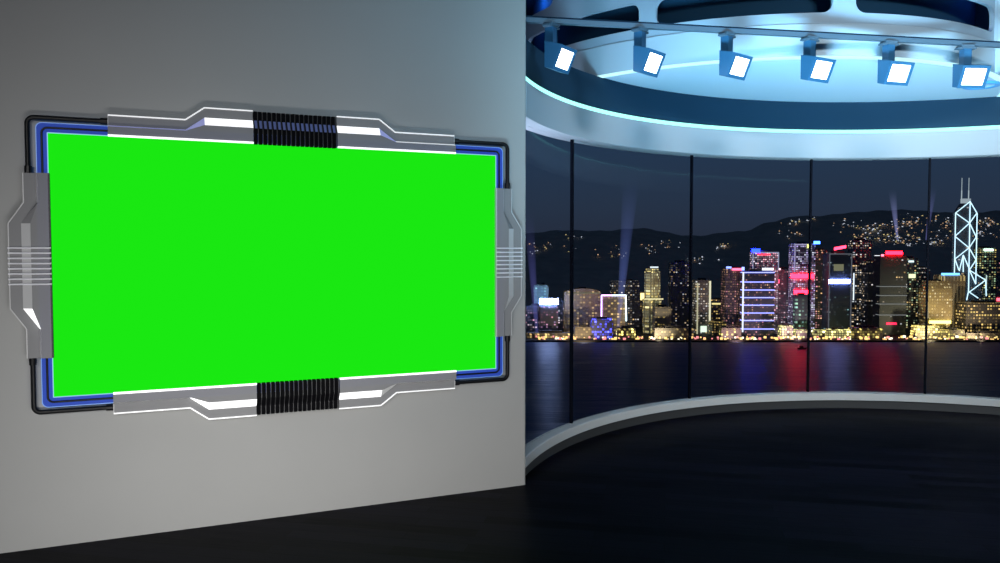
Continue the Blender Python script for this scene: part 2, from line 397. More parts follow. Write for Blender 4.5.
# cross-section: distance from display edge, depth
def plate_long(sx, sz):
    nm = MB(); edge = MB(); strip = MB(); lav = MB()
    # stations along |u| : (u, inner, ridge_in, ridge_out, outer)
    st = [(1.045, .0, .052, .062, .120), (.635, .0, .052, .062, .120), (.530, .0, .091, .139, .197), (.255, .0, .091, .139, .197)]
    hi, lo = .090, .058
    V = []
    for (u, a, b, c, d) in st:
        prof = [(a, .012), (a, hi), (b, hi), (c, lo), (d, lo), (d, .012)]
        V += [(sx*u, -y, sz*(HZ+w)) for w, y in prof]
    k = 6; fc = [(i*k+j, i*k+(j+1) % k, (i+1)*k+(j+1) % k, (i+1)*k+j) for i in range(3) for j in range(k)]+[tuple(range(k)), tuple(range(18, 24))]
    o = MB().add(V, fc).build('acrylic_plate', M['acrylic'], scr)
    # ridge bevels; caught light put in as colour and glow
    def inlay(i, j):
        q = []
        for s_, e_ in ((st[i], 0), (st[j], 0)):
            u, a, b, c, d = s_
            for w, y in ((b, hi), (c, lo)): q.append(Vector((sx*u, -y-.0015, sz*(HZ+w))))
        q2 = [p+Vector((0, .004, 0)) for p in q]
        return q+q2, [(0,1,3,2),(4,5,7,6),(0,1,5,4),(1,3,7,5),(3,2,6,7),(2,0,4,6)]
    MB().add(*inlay(2, 3)).build('bright_bevel', M['white_strip'], o)['label'] = 'white bevel with added glow'
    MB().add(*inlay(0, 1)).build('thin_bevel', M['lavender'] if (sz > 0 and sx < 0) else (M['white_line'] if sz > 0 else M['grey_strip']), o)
    MB().add(*inlay(1, 2)).build('slanted_bevel', M['lavender'] if sz > 0 else (M['white_strip'] if sx < 0 else M['grey_strip']), o)  # lit and dull copies of one bevel, chosen per corner
    e = MB()
    for a_, b_ in ((0, 1), (1, 2), (2, 3)):
        ua, ub = st[a_], st[b_]
        e.bar((sx*ua[0], -lo-.001, sz*(HZ+ua[4])), (sx*ub[0], -lo-.001, sz*(HZ+ub[4])), .0050)
    e.build('outer_edge', M['white_line'], o)['label'] = 'white outer edge'
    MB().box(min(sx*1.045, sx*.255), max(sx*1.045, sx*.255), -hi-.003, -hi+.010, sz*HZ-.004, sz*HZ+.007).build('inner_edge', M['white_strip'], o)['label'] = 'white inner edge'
    e = MB(); e.bar((sx*1.045, -lo-.001, sz*(HZ+.12)), (sx*1.045, -lo-.001, sz*(HZ+.0))  , .0025); e.build('end_edge', M['grey_line'], o)
    return o
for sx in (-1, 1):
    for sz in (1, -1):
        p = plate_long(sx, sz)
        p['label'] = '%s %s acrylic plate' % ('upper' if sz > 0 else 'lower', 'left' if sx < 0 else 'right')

def plate_side(sx):
    st = [(.513, .052, .062, .125), (.350, .052, .062, .125), (.235, .091, .139, .200), (-.235, .091, .139, .200), (-.350, .052, .062, .125), (-.513, .052, .062, .125)]
    hi, lo = .085, .055; V = []
    for (z, b, c, d) in st:
        V += [(sx*(HU+w), -y, z) for w, y in [(0, .012), (0, hi), (b, hi), (c, lo), (d, lo), (d, .012)]]
    k = 6; n = len(st)
    fc = [(i*k+j, i*k+(j+1) % k, (i+1)*k+(j+1) % k, (i+1)*k+j) for i in range(n-1) for j in range(k)]+[tuple(range(k)), tuple(range((n-1)*k, n*k))]
    o = MB().add(V, fc).build('side_plate', M['acrylic'], scr); o['label'] = ('left' if sx < 0 else 'right')+' acrylic plate'
    def inlay(i, j):
        q = []
        for s_ in (st[i], st[j]):
            z, b, c, d = s_
            for w, y in ((b, hi), (c, lo)): q.append(Vector((sx*(HU+w), -y-.0015, z)))
        q2 = [p+Vector((0, .004, 0)) for p in q]
        return q+q2, [(0,1,3,2),(4,5,7,6),(0,1,5,4),(1,3,7,5),(3,2,6,7),(2,0,4,6)]
    MB().add(*inlay(0, 1)).build('thin_bevel', M['steel'], o)
    MB().add(*inlay(2, 3)).build('long_bevel', M['grey_strip'], o)
    MB().add(*inlay(3, 4)).build('slanted_bevel', M['white_strip'] if sx < 0 else M['grey_strip'], o)  # left copy glows for light caught there, right one stays plain
    MB().add(*inlay(4, 5)).build('thin_bevel', M['steel'], o)
    e = MB()
    for a_, b_ in zip(st, st[1:]): e.bar((sx*(HU+a_[3]), -lo-.001, a_[0]), (sx*(HU+b_[3]), -lo-.001, b_[0]), .0035)
    e.build('outer_edge', M['grey_line'], o)
    MB().box(min(sx*(HU-.006), sx*(HU+.002)), max(sx*(HU-.006), sx*(HU+.002)), -hi-.001, -.03, -.513, .513).build('inner_edge', M['dark'] if sx < 0 else M['grey_line'], o)
    for i in range(8):
        z = -.1+.2*i/7
        m = MB(); pr = [(-.006, hi+.006), (.091, hi+.006), (.139, lo+.008), (.205, lo+.008)]
        pts_ = [Vector((sx*(HU+w), -y, z)) for w, y in pr]; m.tube(pts_, .0048, 8)
        m.build('metal_rib', M['steel'], scr, True)
    # dark gaps under ribs
    return o
plate_side(-1); plate_side(1)

for sz in (1, -1):
    bl = MB(); fn = MB(); bf = MB(); N = 18
    pr = [(-.006, .085), (.088, .085), (.139, .052), (.194, .052)]
    for i in range(N):
        u0 = -.25+.5*i/N; u1 = u0+.5/N*.70
        V = []
        for u in (u0, u1):
            V += [(u, -y-.012, sz*(HZ+w)) for w, y in pr]+[(u, -.01, sz*(HZ+pr[-1][0])), (u, -.01, sz*(HZ+pr[0][0]))]
        k = 6
        bl.add(V, [tuple(range(k)), tuple(range(k, 2*k))]+[(j, (j+1) % k, k+(j+1) % k, k+j) for j in range(k)])
        ug = u0+.5/N*.85
        for (w, y), (w2, y2) in zip(pr, pr[1:]): fn.bar((ug, -y-.003, sz*(HZ+w)), (ug, -y2-.003, sz*(HZ+w2)), .0028)
        if sz > 0:
            u2, u3 = u0+.003, u1-.001
            V = [(u, -y-.0135, sz*(HZ+w)) for u in (u2, u3) for w, y in (pr[1], pr[2])]; V2 = [(x, y+.003, z) for x, y, z in V]
            bf.add(V+V2, [(0,1,3,2),(4,5,7,6),(0,1,5,4),(1,3,7,5),(3,2,6,7),(2,0,4,6)])
    b_ = bl.build('ribbed_bellows', M['ribblack'], scr); b_['label'] = ('upper' if sz > 0 else 'lower')+' black ribbed block'
    fn.build('fins', M['ribline'], b_)
    MB().box(-.25, .25, -.045, -.01, min(sz*HZ, sz*(HZ+.19)), max(sz*HZ, sz*(HZ+.19))).build('bellows_core', M['black'], b_)
    if sz > 0: bf.build('fin_bevels', M['bluefin'], b_)['label'] = 'blue grey bevels'

for sx in (-1, 1):
    for sz in (-1, 1):
        def path(u, z, r, ue, ze, y):
            pts_ = [(sx*ue, -y, sz*z)]
            for k in range(9):
                t = PI/2*k/8; pts_.append((sx*(u-r+r*math.sin(t)), -y, sz*(z-r+r*math.cos(t))))
            pts_.append((sx*u, -y, sz*ze)); return pts_
        h = MB().tube(path(1.447, .822, .035, 1.04, .515, .035), .0135, 12).build('outer_hose', M['black'], scr, True); h['label'] = 'thick black hose round the corner'
        for p_, q_ in (((1.046, .822), (1.085, .822)), ((1.447, .514), (1.447, .553))):
            MB().bar((sx*p_[0], -.035, sz*p_[1]), (sx*q_[0], -.035, sz*q_[1]), .019, 12).build('hose_connector', M['black'], h)
        MB().tube(path(1.376, .766, .03, 1.02, .50, .053), .0058, 10).build('inner_hose', M['black'], scr, True)['label'] = 'thin black hose over the blue band'

# ------------------------------------------------------------------ the harbour outside the windows
YS = 1200.0
WZ = at(500, 341.8, YS).z                # water level, far below the studio
def pz(py, Y): return at(500, py, Y).z
def pxx(px, Y): return at(px, 281.5, Y).x

def facade(name, base, ca, cb, dens, st, cw=4.2, ch=4.0, wx=.6, wz=.5, seed=0., floorlit=0.):
    """office front: a grid of windows, a share of them lit, in two lamp colours"""
    m = bpy.data.materials.new(name); m.use_nodes = True; nt = m.node_tree; L = nt.links; b = nt.nodes['Principled BSDF']
    b.inputs['Base Color'].default_value = (base[0]+.07, base[1]+.09, base[2]+.12, 1); b.inputs['Roughness'].default_value = .7  # base lifted bluish, standing in for distance haze
    N = nt.nodes.new
    def math_(op, a, bb=None):
        n = N('ShaderNodeMath'); n.operation = op
        for i, s in enumerate((a, bb)):
            if s is None: continue
            if isinstance(s, (int, float)): n.inputs[i].default_value = s
            else: L.new(s, n.inputs[i])
        return n.outputs[0]
    tc = N('ShaderNodeTexCoord'); sp = N('ShaderNodeSeparateXYZ'); L.new(tc.outputs['Object'], sp.inputs[0])
    h = math_('ADD', sp.outputs['X'], sp.outputs['Y']); h = math_('DIVIDE', math_('ADD', h, 500.), cw); z = math_('DIVIDE', math_('ADD', sp.outputs['Z'], 3.), ch)
    fx, fz = math_('FLOOR', h), math_('FLOOR', z)
    cb_ = N('ShaderNodeCombineXYZ'); L.new(fx, cb_.inputs[0]); L.new(fz, cb_.inputs[1]); cb_.inputs[2].default_value = seed
    wn = N('ShaderNodeTexWhiteNoise'); wn.noise_dimensions = '3D'; L.new(cb_.outputs[0], wn.inputs[0])
    row = N('ShaderNodeTexWhiteNoise'); row.noise_dimensions = '2D'; c2 = N('ShaderNodeCombineXYZ'); L.new(fz, c2.inputs[0]); c2.inputs[1].default_value = seed+3; L.new(c2.outputs[0], row.inputs[0])
    lit = math_('LESS_THAN', wn.outputs['Value'], math_('ADD', math_('MULTIPLY', row.outputs['Value'], dens*1.2), dens*.4))
    rr = math_('LESS_THAN', row.outputs['Value'], floorlit); lit = math_('MAXIMUM', lit, rr)
    mx_ = math_('MULTIPLY', math_('LESS_THAN', math_('FRACT', h), wx), math_('LESS_THAN', math_('FRACT', z), wz))
    sc_ = N('ShaderNodeSeparateColor'); L.new(wn.outputs['Color'], sc_.inputs[0])
    br = math_('ADD', math_('MULTIPLY', math_('POWER', sc_.outputs[1], 3.), 1.6), .12)
    tot = math_('MULTIPLY', math_('MULTIPLY', lit, mx_), math_('MULTIPLY', br, st))
    mc = N('ShaderNodeMixRGB'); L.new(sc_.outputs[2], mc.inputs[0]); mc.inputs[1].default_value = tuple(ca)+(1,); mc.inputs[2].default_value = tuple(cb)+(1,)
    L.new(mc.outputs[0], b.inputs['Emission Color']); L.new(tot, b.inputs['Emission Strength'])
    m.cycles.emission_sampling = 'NONE'
    return m

WARM = (1., .62, .22); GOLD = (1., .72, .18); WHITE = (.85, .92, 1.); PINK = (1., .35, .45); PUR = (.6, .45, 1.); GRN = (.55, 1., .65); TEAL = (.35, .8, .8)
EM = {}
def glow(col, s, samp=True):
    k = (tuple(col), s, samp)
    if k not in EM: EM[k] = emat('neon_light', tuple(col)+(1,), s, samp)
    return EM[k]
DARKROOF = mat('dark_roof', (.03, .03, .035), .7)

def tower(name, label, x0, x1, top, Y, fm, depth=24, parts=(), shape='box', group=None, cat='building'):
    """a building standing on the far shore; its outline measured at its own distance"""
    X0, X1 = pxx(x0, Y), pxx(x1, Y); cx = (X0+X1)/2; hw = (X1-X0)/2; zb = WZ+2.5; Hh = pz(top, Y)-zb
    root = empty(name, (cx, Y, zb)); tag(root, label, cat, group)
    px = 1.0*Y/F                                         # one metre-scale unit at this distance
    lz = lambda py: pz(py, Y)-zb
    lx = lambda p: pxx(p, Y)-cx
    m = MB()
    if shape == 'box':
        m.box(-hw, hw, 0, depth, 0, Hh-2); m.box(-hw+.8, hw-.8, .8, depth-.8, Hh-2, Hh)
        r_ = MB().box(-hw*.45, hw*.5, depth*.3, depth*.7, Hh, Hh+3)
    elif shape == 'round':
        n = 20; f = MB()
        def cyl_(r, z0, z1): m.add([(r*math.cos(2*PI*k/n), hw+r*math.sin(2*PI*k/n), z) for z in (z0, z1) for k in range(n)], [tuple(range(n)), tuple(range(n, 2*n))]+[(k, (k+1) % n, n+(k+1) % n, n+k) for k in range(n)])
        cyl_(hw, 0, Hh*.50); cyl_(hw*1.06, Hh*.50, Hh*.53); cyl_(hw*.86, Hh*.53, Hh*.96); cyl_(hw*.7, Hh*.96, Hh)
        r_ = MB().box(-hw*.3, hw*.3, hw*.7, hw*1.3, Hh, Hh+4)
    elif shape == 'taper':
        zt = Hh*.36
        m.add([(-hw*.62, 0, 0), (hw*.62, 0, 0), (hw*.62, depth, 0), (-hw*.62, depth, 0), (-hw, 0, zt), (hw, 0, zt), (hw, depth, zt), (-hw, depth, zt),
               (-hw*.96, 0, Hh*.86), (hw*.96, 0, Hh*.86), (hw*.96, depth, Hh*.86), (-hw*.96, depth, Hh*.86), (-hw*.8, 3, Hh), (hw*.8, 3, Hh), (hw*.8, depth-3, Hh), (-hw*.8, depth-3, Hh)],
              [(0,3,2,1)]+[(a+4*s, (a+1) % 4+4*s, (a+1) % 4+4*s+4, a+4*s+4) for s in range(3) for a in range(4)]+[(12,13,14,15)])
        r_ = MB().box(-hw*.4, hw*.3, depth*.3, depth*.7, Hh, Hh+2)
    elif shape == 'step':
        m.box(-hw, hw, 0, depth, 0, Hh*.82); m.box(-hw*.72, hw*.78, 2, depth-4, Hh*.82, Hh*.93); m.box(-hw*.45, hw*.5, 4, depth-8, Hh*.93, Hh)
        r_ = MB().bar((0, depth/2, Hh), (0, depth/2, Hh+6), .8, 6)
    elif shape == 'curve':
        n = 14; poly = [(-hw, 0), (hw, 0), (hw, Hh*.9)]+[(hw*math.cos(PI*k/n), Hh*.9+Hh*.1*math.sin(PI*k/n)) for k in range(1, n)]+[(-hw, Hh*.9)]
        m.prism(poly, 0, depth); r_ = MB().box(-hw*.2, hw*.2, depth*.3, depth*.6, Hh*.98, Hh+2)
    m.build('tower_body', fm, root); r_.build('roof_house', DARKROOF, root)
    for q in parts:
        k = q[0]
        if k == 'sign':                  # name, x0, x1, y0, y1, colour, strength
            _, a, b_, ya, yb, c, s = q[:7]
            sk = q[7] if len(q) > 7 else 0
            zA, zB = lz(yb), lz(ya)
            MB().add([(lx(a), -1.6, zA-sk), (lx(b_), -1.6, zA+sk), (lx(b_), -.2, zA+sk), (lx(a), -.2, zA-sk), (lx(a), -1.6, zB-sk), (lx(b_), -1.6, zB+sk), (lx(b_), -.2, zB+sk), (lx(a), -.2, zB-sk)],
                     [(0,3,2,1),(4,5,6,7),(0,1,5,4),(1,2,6,5),(2,3,7,6),(3,0,4,7)]).build('lit_sign', glow(c, s), root)
        elif k == 'line':                # polyline of light tubes
            _, pts, c, s, r = q
            m = MB(); P = [Vector((lx(a), -1.2, lz(b_))) for a, b_ in pts]
            for a, b_ in zip(P, P[1:]): m.bar(a, b_, r, 5)
            m.build('light_line', glow(c, s, False), root)
        elif k == 'bands':               # y list, colour, strength, half height
            _, ys, c, s, hh = q
            m = MB()
            for y in ys: m.box(-hw-.4, hw+.4, -.9, depth*.5, lz(y)-hh, lz(y)+hh)
            m.build('light_bands', glow(c, s, s > 2), root)
        elif k == 'podium':
            _, a, b_, y, fm2 = q
            MB().box(lx(a), lx(b_), -8, 0, 0, lz(y)).build('podium', fm2, root)
    return root

# ground behind the quay, the quay itself, the water
gm = mat('dark_shore_ground', (.02, .02, .022), .9)
o = MB().box(-1400, 2200, YS-4, 3000, WZ-4, WZ+2.5).build('shore_ground', gm); struct(o, 'dark ground of the far harbour shore', 'ground')

wm = bpy.data.materials.new('harbour_water'); wm.use_nodes = True; nt = wm.node_tree; b = nt.nodes['Principled BSDF']
b.inputs['Base Color'].default_value = (.10, .15, .30, 1); b.inputs['Roughness'].default_value = .36; b.inputs['IOR'].default_value = 1.33
b.inputs['Anisotropic'].default_value = .9; tg = nt.nodes.new('ShaderNodeCombineXYZ'); tg.inputs[1].default_value = 1; nt.links.new(tg.outputs[0], b.inputs['Tangent'])
tc = nt.nodes.new('ShaderNodeTexCoord'); mp = nt.nodes.new('ShaderNodeMapping'); mp.inputs['Scale'].default_value = (.010, .045, 1)
nz = nt.nodes.new('ShaderNodeTexNoise'); nz.inputs['Scale'].default_value = 1; nz.inputs['Detail'].default_value = 6; nz.inputs['Roughness'].default_value = .65
bp = nt.nodes.new('ShaderNodeBump'); bp.inputs['Strength'].default_value = 1; bp.inputs['Distance'].default_value = 3.6
nt.links.new(tc.outputs['Object'], mp.inputs[0]); nt.links.new(mp.outputs[0], nz.inputs['Vector']); nt.links.new(nz.outputs['Fac'], bp.inputs['Height']); nt.links.new(bp.outputs[0], b.inputs['Normal'])
o = link('harbor_water', [(-1400, 60, WZ), (2200, 60, WZ), (2200, YS-3, WZ), (-1400, YS-3, WZ)], [(0, 1, 2, 3)], wm); struct(o, 'calm dark harbour water with coloured reflections of the city', 'water')

# hills
ridge = [(300, 240), (500, 234), (560, 231), (600, 230), (640, 229), (700, 236), (740, 231), (770, 222), (800, 216), (850, 213), (900, 209), (940, 213), (1000, 211), (1100, 222), (1300, 240)]
def ridge_y(p):
    for (a, ya), (b_, yb) in zip(ridge, ridge[1:]):
        if a <= p <= b_: t = (p-a)/(b_-a); t = t*t*(3-2*t); return ya+(yb-ya)*t
    return 240
YR, YF = 2700.0, 1500.0
V = []; NX, NY = 160, 16
def hill_pt(i, j, jit=True):
    p = 300+1000*i/NX; t = j/NY; Y = YF+(YR-YF)*t; X = pxx(p, YR)*(.55+.45*t) if False else pxx(p, YR)
    zt = pz(ridge_y(p), YR); z = WZ+(zt-WZ)*(t**1.15)
    return Vector((X, Y, z+(math.sin(i*1.7+j*.9)*6+math.sin(i*.53-j*1.3)*9)*t*(1-t*.8)*1.5))
for j in range(NY+1):
    for i in range(NX+1): V.append(hill_pt(i, j))
for i in range(NX+1): p = V[NY*(NX+1)+i]; V.append(Vector((p.x, p.y+500, WZ)))
W_ = NX+1
Fc = [(j*W_+i, j*W_+i+1, (j+1)*W_+i+1, (j+1)*W_+i) for j in range(NY+1) for i in range(NX)]
hm = mat('haze_toned_hill', (.88, .82, .68), .95, noise=.5, nscale=.02)  # pale base stands in for night haze over the dark slopes
o = link('hill', V, Fc, hm, smooth=True); struct(o, 'dark wooded hills behind the city', 'hill')
rnd = random.Random(3)
hl = {}
clusters = [(545, 246, 14, 3, 8), (590, 250, 22, 3, 8), (575, 236, 12, 2, 5), (655, 248, 12, 4, 26), (668, 244, 8, 3, 12), (700, 258, 14, 3, 10), (722, 246, 8, 3, 14), (735, 262, 16, 3, 8), (790, 222, 14, 4, 14), (788, 232, 12, 5, 10), (812, 219, 8, 1.5, 4), (845, 225, 14, 6, 18), (870, 228, 18, 5, 34), (905, 222, 22, 6, 50), (915, 236, 30, 6, 55), (925, 243, 20, 2, 26), (890, 238, 20, 5, 26), (985, 222, 14, 5, 30), (985, 232, 14, 5, 18), (945, 224, 10, 4, 16), (860, 236, 12, 6, 18), (535, 252, 10, 4, 6), (620, 254, 10, 4, 6)]
groups_ = {'w': MB(), 'o': MB(), 'g': MB()}
for (cx, cy, sx_, sy_, n_) in clusters:
    for k in range(n_):
        p = cx+rnd.gauss(0, 1)*sx_*.6; y = cy+rnd.gauss(0, 1)*sy_*.6
        if y < ridge_y(p)+2: y = ridge_y(p)+2+rnd.random()*3
        # walk up the slope to the distance where this bearing meets the hill
        best = None
        for j in range(0, NY*4):
            t = j/(NY*4); Y = YF+(YR-YF)*t; xw = at(p, y, Y); pp = 500+xw.x*F/YR*1.0
            zz = WZ+(pz(ridge_y(pp), YR)-WZ)*(t**1.15)
            if zz >= xw.z: best = Vector((xw.x, Y, xw.z)); break
        if best is None: continue
        s = rnd.choice((.8, 1.0, 1.2, 1.6)); gk = rnd.choice('wwoog'); best -= Vector((0, 22, 0))
        groups_[gk].box(best.x-s, best.x+s, best.y-s, best.y+s, best.z-s*.8, best.z+s*.8)
hroot = empty('hillside_lights', (pxx(800, 2300), 2300, WZ)); tag(hroot, 'scattered small house and street lights on the dark hills', 'lights', kind='stuff')
for gk, c, s in (('w', (.8, .85, 1.), .75), ('o', (1., .62, .35), .75), ('g', (1., .8, .35), .7)):
    g = groups_[gk].build('lamp_lights', glow(c, s, False), hroot); g.matrix_parent_inverse = Matrix.Translation(-hroot.location)

f_gold = lambda s, d=.5, st=1.2: facade('gold_front', (.26, .17, .07), WARM, GOLD, d, st, 5, 4.4, .7, .6, s)
T = tower
# ---- back row
T('office_tower', 'dim slim tower behind the two-tier gold round tower', 671, 690, 262, 1420, facade('f', (.03, .04, .05), WARM, WHITE, .22, .5, seed=1), group=None)
T('office_tower', 'dark tower dotted with white windows behind the neon-framed building', 612, 640, 281, 1400, facade('f', (.03, .035, .045), WHITE, WARM, .35, .7, seed=2))
T('office_tower', 'dark tower with sparse windows between the slim white-edged tower and the pink-topped tower', 711, 727, 300, 1380, facade('f', (.03, .03, .035), GOLD, WARM, .3, .9, seed=3),
  parts=[('sign', 712, 727, 303, 304.5, (.9, .75, .3), 1.2)])
T('office_tower', 'speckled tower with a blue lamp and red sign on its roof behind the white-banded block', 752, 778.5, 252, 1289, facade('f', (.16, .14, .17), WHITE, PINK, .8, .85, 3.2, 3.2, .7, .6, seed=4), depth=14,
  parts=[('sign', 751, 759.5, 248.6, 252, (.001, .003, 1.), 90), ('sign', 757, 770, 253.5, 255.5, (1., .06, .12), 1.5), ('line', [(752.5, 270), (752.5, 252.5), (778, 252.5), (778, 270)], (.55, .6, .9), .5, .8)])
T('office_tower', 'tall dark tower with scattered windows right of the red-signed tower', 814, 828, 250, 1380, facade('f', (.04, .035, .04), PINK, WARM, .35, .8, seed=5))
T('office_tower', 'dark apartment tower full of small white windows right of the white-signed tower', 853, 871, 240, 1400, facade('f', (.03, .03, .035), WARM, WHITE, .45, .9, 4, 4, seed=6),
  parts=[('line', [(853.5, 300), (853.5, 273)], (.8, .9, 1.), 1.4, 1.0)])
T('office_tower', 'low dark slab beside the dark apartment tower', 868, 880, 262, 1360, facade('f', (.03, .03, .04), WHITE, WARM, .3, .8, seed=7), parts=[('sign', 874, 879, 255.3, 257, (.9, .95, 1.), 1.5)])
T('office_tower', 'tower with two small pale signs right of the tower with the big red sign', 906, 918, 258, 1380, facade('f', (.05, .055, .04), WARM, GRN, .4, .7, seed=8),
  parts=[('sign', 908, 913, 260.5, 262.3, (.7, .9, .9), 1.6), ('sign', 908.5, 915, 274, 278, (.85, .9, .5), 1.5)])
T('office_tower', 'dim tower left of the gold tapered tower', 918, 930, 268, 1400, facade('f', (.04, .04, .05), WARM, WHITE, .35, .7, seed=9))
T('office_tower', 'green-lit tower with a glowing white top right of the zigzag tower', 978, 995.5, 248, 1420, facade('f', (.06, .10, .06), GRN, GOLD, .7, .8, 4.5, 4, seed=10),
  parts=[('sign', 983, 992, 248.8, 251, (.75, 1., .8), 4), ('line', [(986, 295), (986, 275)], (.7, .9, .9), .9, .8)])
T('office_tower', 'dark tower with scattered windows at the right edge behind the long brown block', 996, 1012, 262, 1420, facade('f', (.05, .05, .05), WARM, PINK, .4, .7, seed=11), parts=[('sign', 997, 1001, 298, 301, (1., .08, .12), 4)])
T('office_tower', 'pale green lit tower at the left edge beside the grey partition wall', 534, 548.5, 285, 1330, facade('f', (.12, .22, .17), GRN, TEAL, .6, .55, 5, 5, seed=12))
T('office_tower', 'dark narrow building between the white billboard and the curved brown block', 551, 566, 300, 1340, facade('f', (.03, .03, .04), WHITE, PINK, .35, .8, seed=13))
T('office_tower', 'low dark hill-foot block behind the gold round tower', 626, 646, 292, 1450, facade('f', (.03, .03, .03), GOLD, WARM, .35, .8, seed=14), parts=[('sign', 640.5, 644.5, 293, 300, (1., .75, .3), 2.2)])

# ---- main row
T('office_tower', 'dark building carrying a glowing white billboard left of the curved brown block', 526, 545, 306, 1300, facade('f', (.04, .035, .05), PINK, WHITE, .4, .9, seed=20),
  parts=[('sign', 544, 545.2, 322, 334, (1., .7, .75), 1.2)])
T('billboard_building', 'white glowing rooftop billboard building at the left of the skyline', 540, 558, 306, 1262, facade('f', (.05, .04, .06), PINK, PUR, .4, .8, seed=21),
  parts=[('sign', 539.5, 558, 298.5, 304.5, (.36, .5, 1.), 50)])
T('apartment_block', 'wide brown block with a curved top left of the neon-framed building', 565, 601, 288.5, 1300, f_gold(22., .55, .34), shape='curve',
  parts=[('line', [(566, 293), (600, 293)], (.7, .7, .4), .25, .7)])
T('hotel_block', 'brown building outlined by a violet and white neon frame', 603, 625.5, 296, 1280, f_gold(23., .5, .6),
  parts=[('line', [(601.5, 320), (601.5, 295.3), (612, 295.3)], (.75, .45, 1.), 5, 1.0), ('line', [(612, 295.3), (625.8, 295.3)], (.6, .7, 1.), 5, 1.0), ('line', [(625.8, 295.3), (626.5, 321)], (.6, .85, 1.), 4, 1.0)])
T('round_tower', 'gold-lit two-tier round tower left of the dim slim tower', 644.8, 663.3, 269, 1290, facade('f', (.40, .36, .18), (1, 1, .6), GOLD, .9, .8, 3.2, 4.5, .6, .7, seed=24), shape='round',
  parts=[('sign', 650, 658, 266.5, 268, (.75, .85, .9), 1.2), ('line', [(644.8, 299), (663.3, 299)], (1., .9, .5), .9, 1.2)])
T('office_tower', 'slim tower with a bright white right edge left of the pink-topped tower', 696, 711, 280, 1290, facade('f', (.13, .12, .08), WARM, WHITE, .6, .5, seed=25),
  parts=[('line', [(697.5, 334), (697.5, 283)], (.9, .85, .55), .55, 1.2), ('line', [(710, 334), (710, 281)], (1., .95, .65), .9, 1.5), ('sign', 701, 707, 326, 332, (.8, 1., .8), 1.2)])
T('office_tower', 'pink-lit tower with a red sign and blue roof corners left of the white-banded block', 725, 744, 268, 1290, facade('f', (.09, .05, .05), PINK, WARM, .7, .4, 3.5, 4, seed=26),
  parts=[('sign', 732, 741, 268.2, 270.4, (1., .08, .15), 5), ('sign', 726, 731, 266.5, 268.4, (.25, .35, 1.), 2.5), ('sign', 741.5, 744, 267, 270.4, (.3, .4, 1.), 2.5)])
T('office_block', 'wide block wrapped in white horizontal light bands', 743, 774.2, 271, 1262, facade('f', (.03, .03, .04), WARM, PINK, .35, .6, 3.4, 4, seed=27), depth=24,
  parts=[('bands', [272.5, 282, 290, 297.6, 305.2, 313, 320.5, 329], (.28, .31, 1.), 2.6, .7), ('line', [(743, 332), (743, 272)], (.8, .85, 1.), 1.3, 1.3), ('sign', 762, 773, 268, 270.2, (.85, .85, 1.), 2.5)])
T('office_block', 'dark reddish block with a pink sign between the white-banded block and the red-signed tower', 774.5, 794, 269, 1306, facade('f', (.05, .025, .035), PINK, WHITE, .45, .6, seed=28),
  parts=[('sign', 771, 780, 268.2, 270, (1., .55, .6), 3), ('sign', 774.5, 779, 279.5, 283, (1., .04, .10), 6)])
T('office_tower', 'violet speckled tower with two big glowing red signs', 793.8, 815, 243.5, 1270, facade('f', (.14, .11, .22), PUR, WHITE, .75, .75, 3.2, 3.4, .7, .6, seed=29),
  parts=[('sign', 790.5, 813.8, 274, 278.3, (1., .0035, .010), 45), ('sign', 794, 808, 290, 293.6, (1., .005, .014), 35), ('sign', 806.5, 810, 244.3, 248, (.85, .9, .25), 2.2), ('sign', 813, 819, 241.2, 244, (.05, .2, 1.), 9),
         ('line', [(794.2, 272), (794.2, 244.6), (806, 244.6)], (.6, .55, .9), .6, .9)])
T('office_tower', 'green glass office front below the two red signs', 796, 809, 295, 1255, facade('f', (.05, .08, .07), GRN, TEAL, .5, .7, 5, 6, seed=30), depth=12)
T('office_tower', 'dark glass tower with a slanted red roof sign and a long white sign', 828.5, 851.5, 253, 1265, facade('f', (.035, .05, .055), TEAL, WHITE, .16, .4, seed=31),
  parts=[('sign', 833.5, 845, 246.3, 249.2, (1., .03, .07), 8, 1.8), ('sign', 828.5, 849.5, 279.6, 283.2, (.30, .36, 1.), 40), ('sign', 833.5, 843, 264.2, 270.8, (.5, .5, .3), .35), ('line', [(829, 330), (829, 254), (851, 254), (851, 330)], (.35, .38, .45), .25, .9)])
T('office_tower', 'dark tower topped by the big crimson sign', 880, 907, 256, 1275, facade('f', (.02, .02, .025), WHITE, WARM, .10, .6, seed=32),
  parts=[('sign', 885, 901.5, 251.2, 254.6, (1., .002, .006), 60), ('bands', [286.5, 295.5, 304, 315], (.7, .75, .75), .30, .5), ('sign', 880.5, 883, 254.3, 256.3, (1., .2, .3), 3), ('sign', 887, 897, 322.5, 324.6, (1., .02, .08), 2.2)])
T('office_tower', 'brown striped tower with blue roof lights between the gold tapered tower and the zigzag tower', 941, 965.5, 275, 1300, facade('f', (.34, .26, .12), (1, .85, .5), GOLD, .95, .28, 5.5, 90, .45, .95, seed=33),
  parts=[('sign', 941, 959, 273, 275.2, (.15, .45, 1.), 2.6)])
T('office_tower', 'gold tapered tower with a flared top and bright foot', 926.5, 953, 281, 1262, facade('f', (.48, .36, .14), GOLD, (1, .9, .6), .6, .5, 4, 5, seed=34), shape='taper',
  parts=[('sign', 930, 951.5, 320.5, 323.5, (1., .85, .2), 4), ('line', [(928, 318), (926.8, 285)], (1., .9, .6), .6, 1.2)])
T('office_block', 'long low brown block with orange windows at the right edge', 966.8, 1010, 303, 1262, facade('f', (.10, .075, .045), WARM, GOLD, .6, .8, 4.5, 5, seed=35), depth=28)
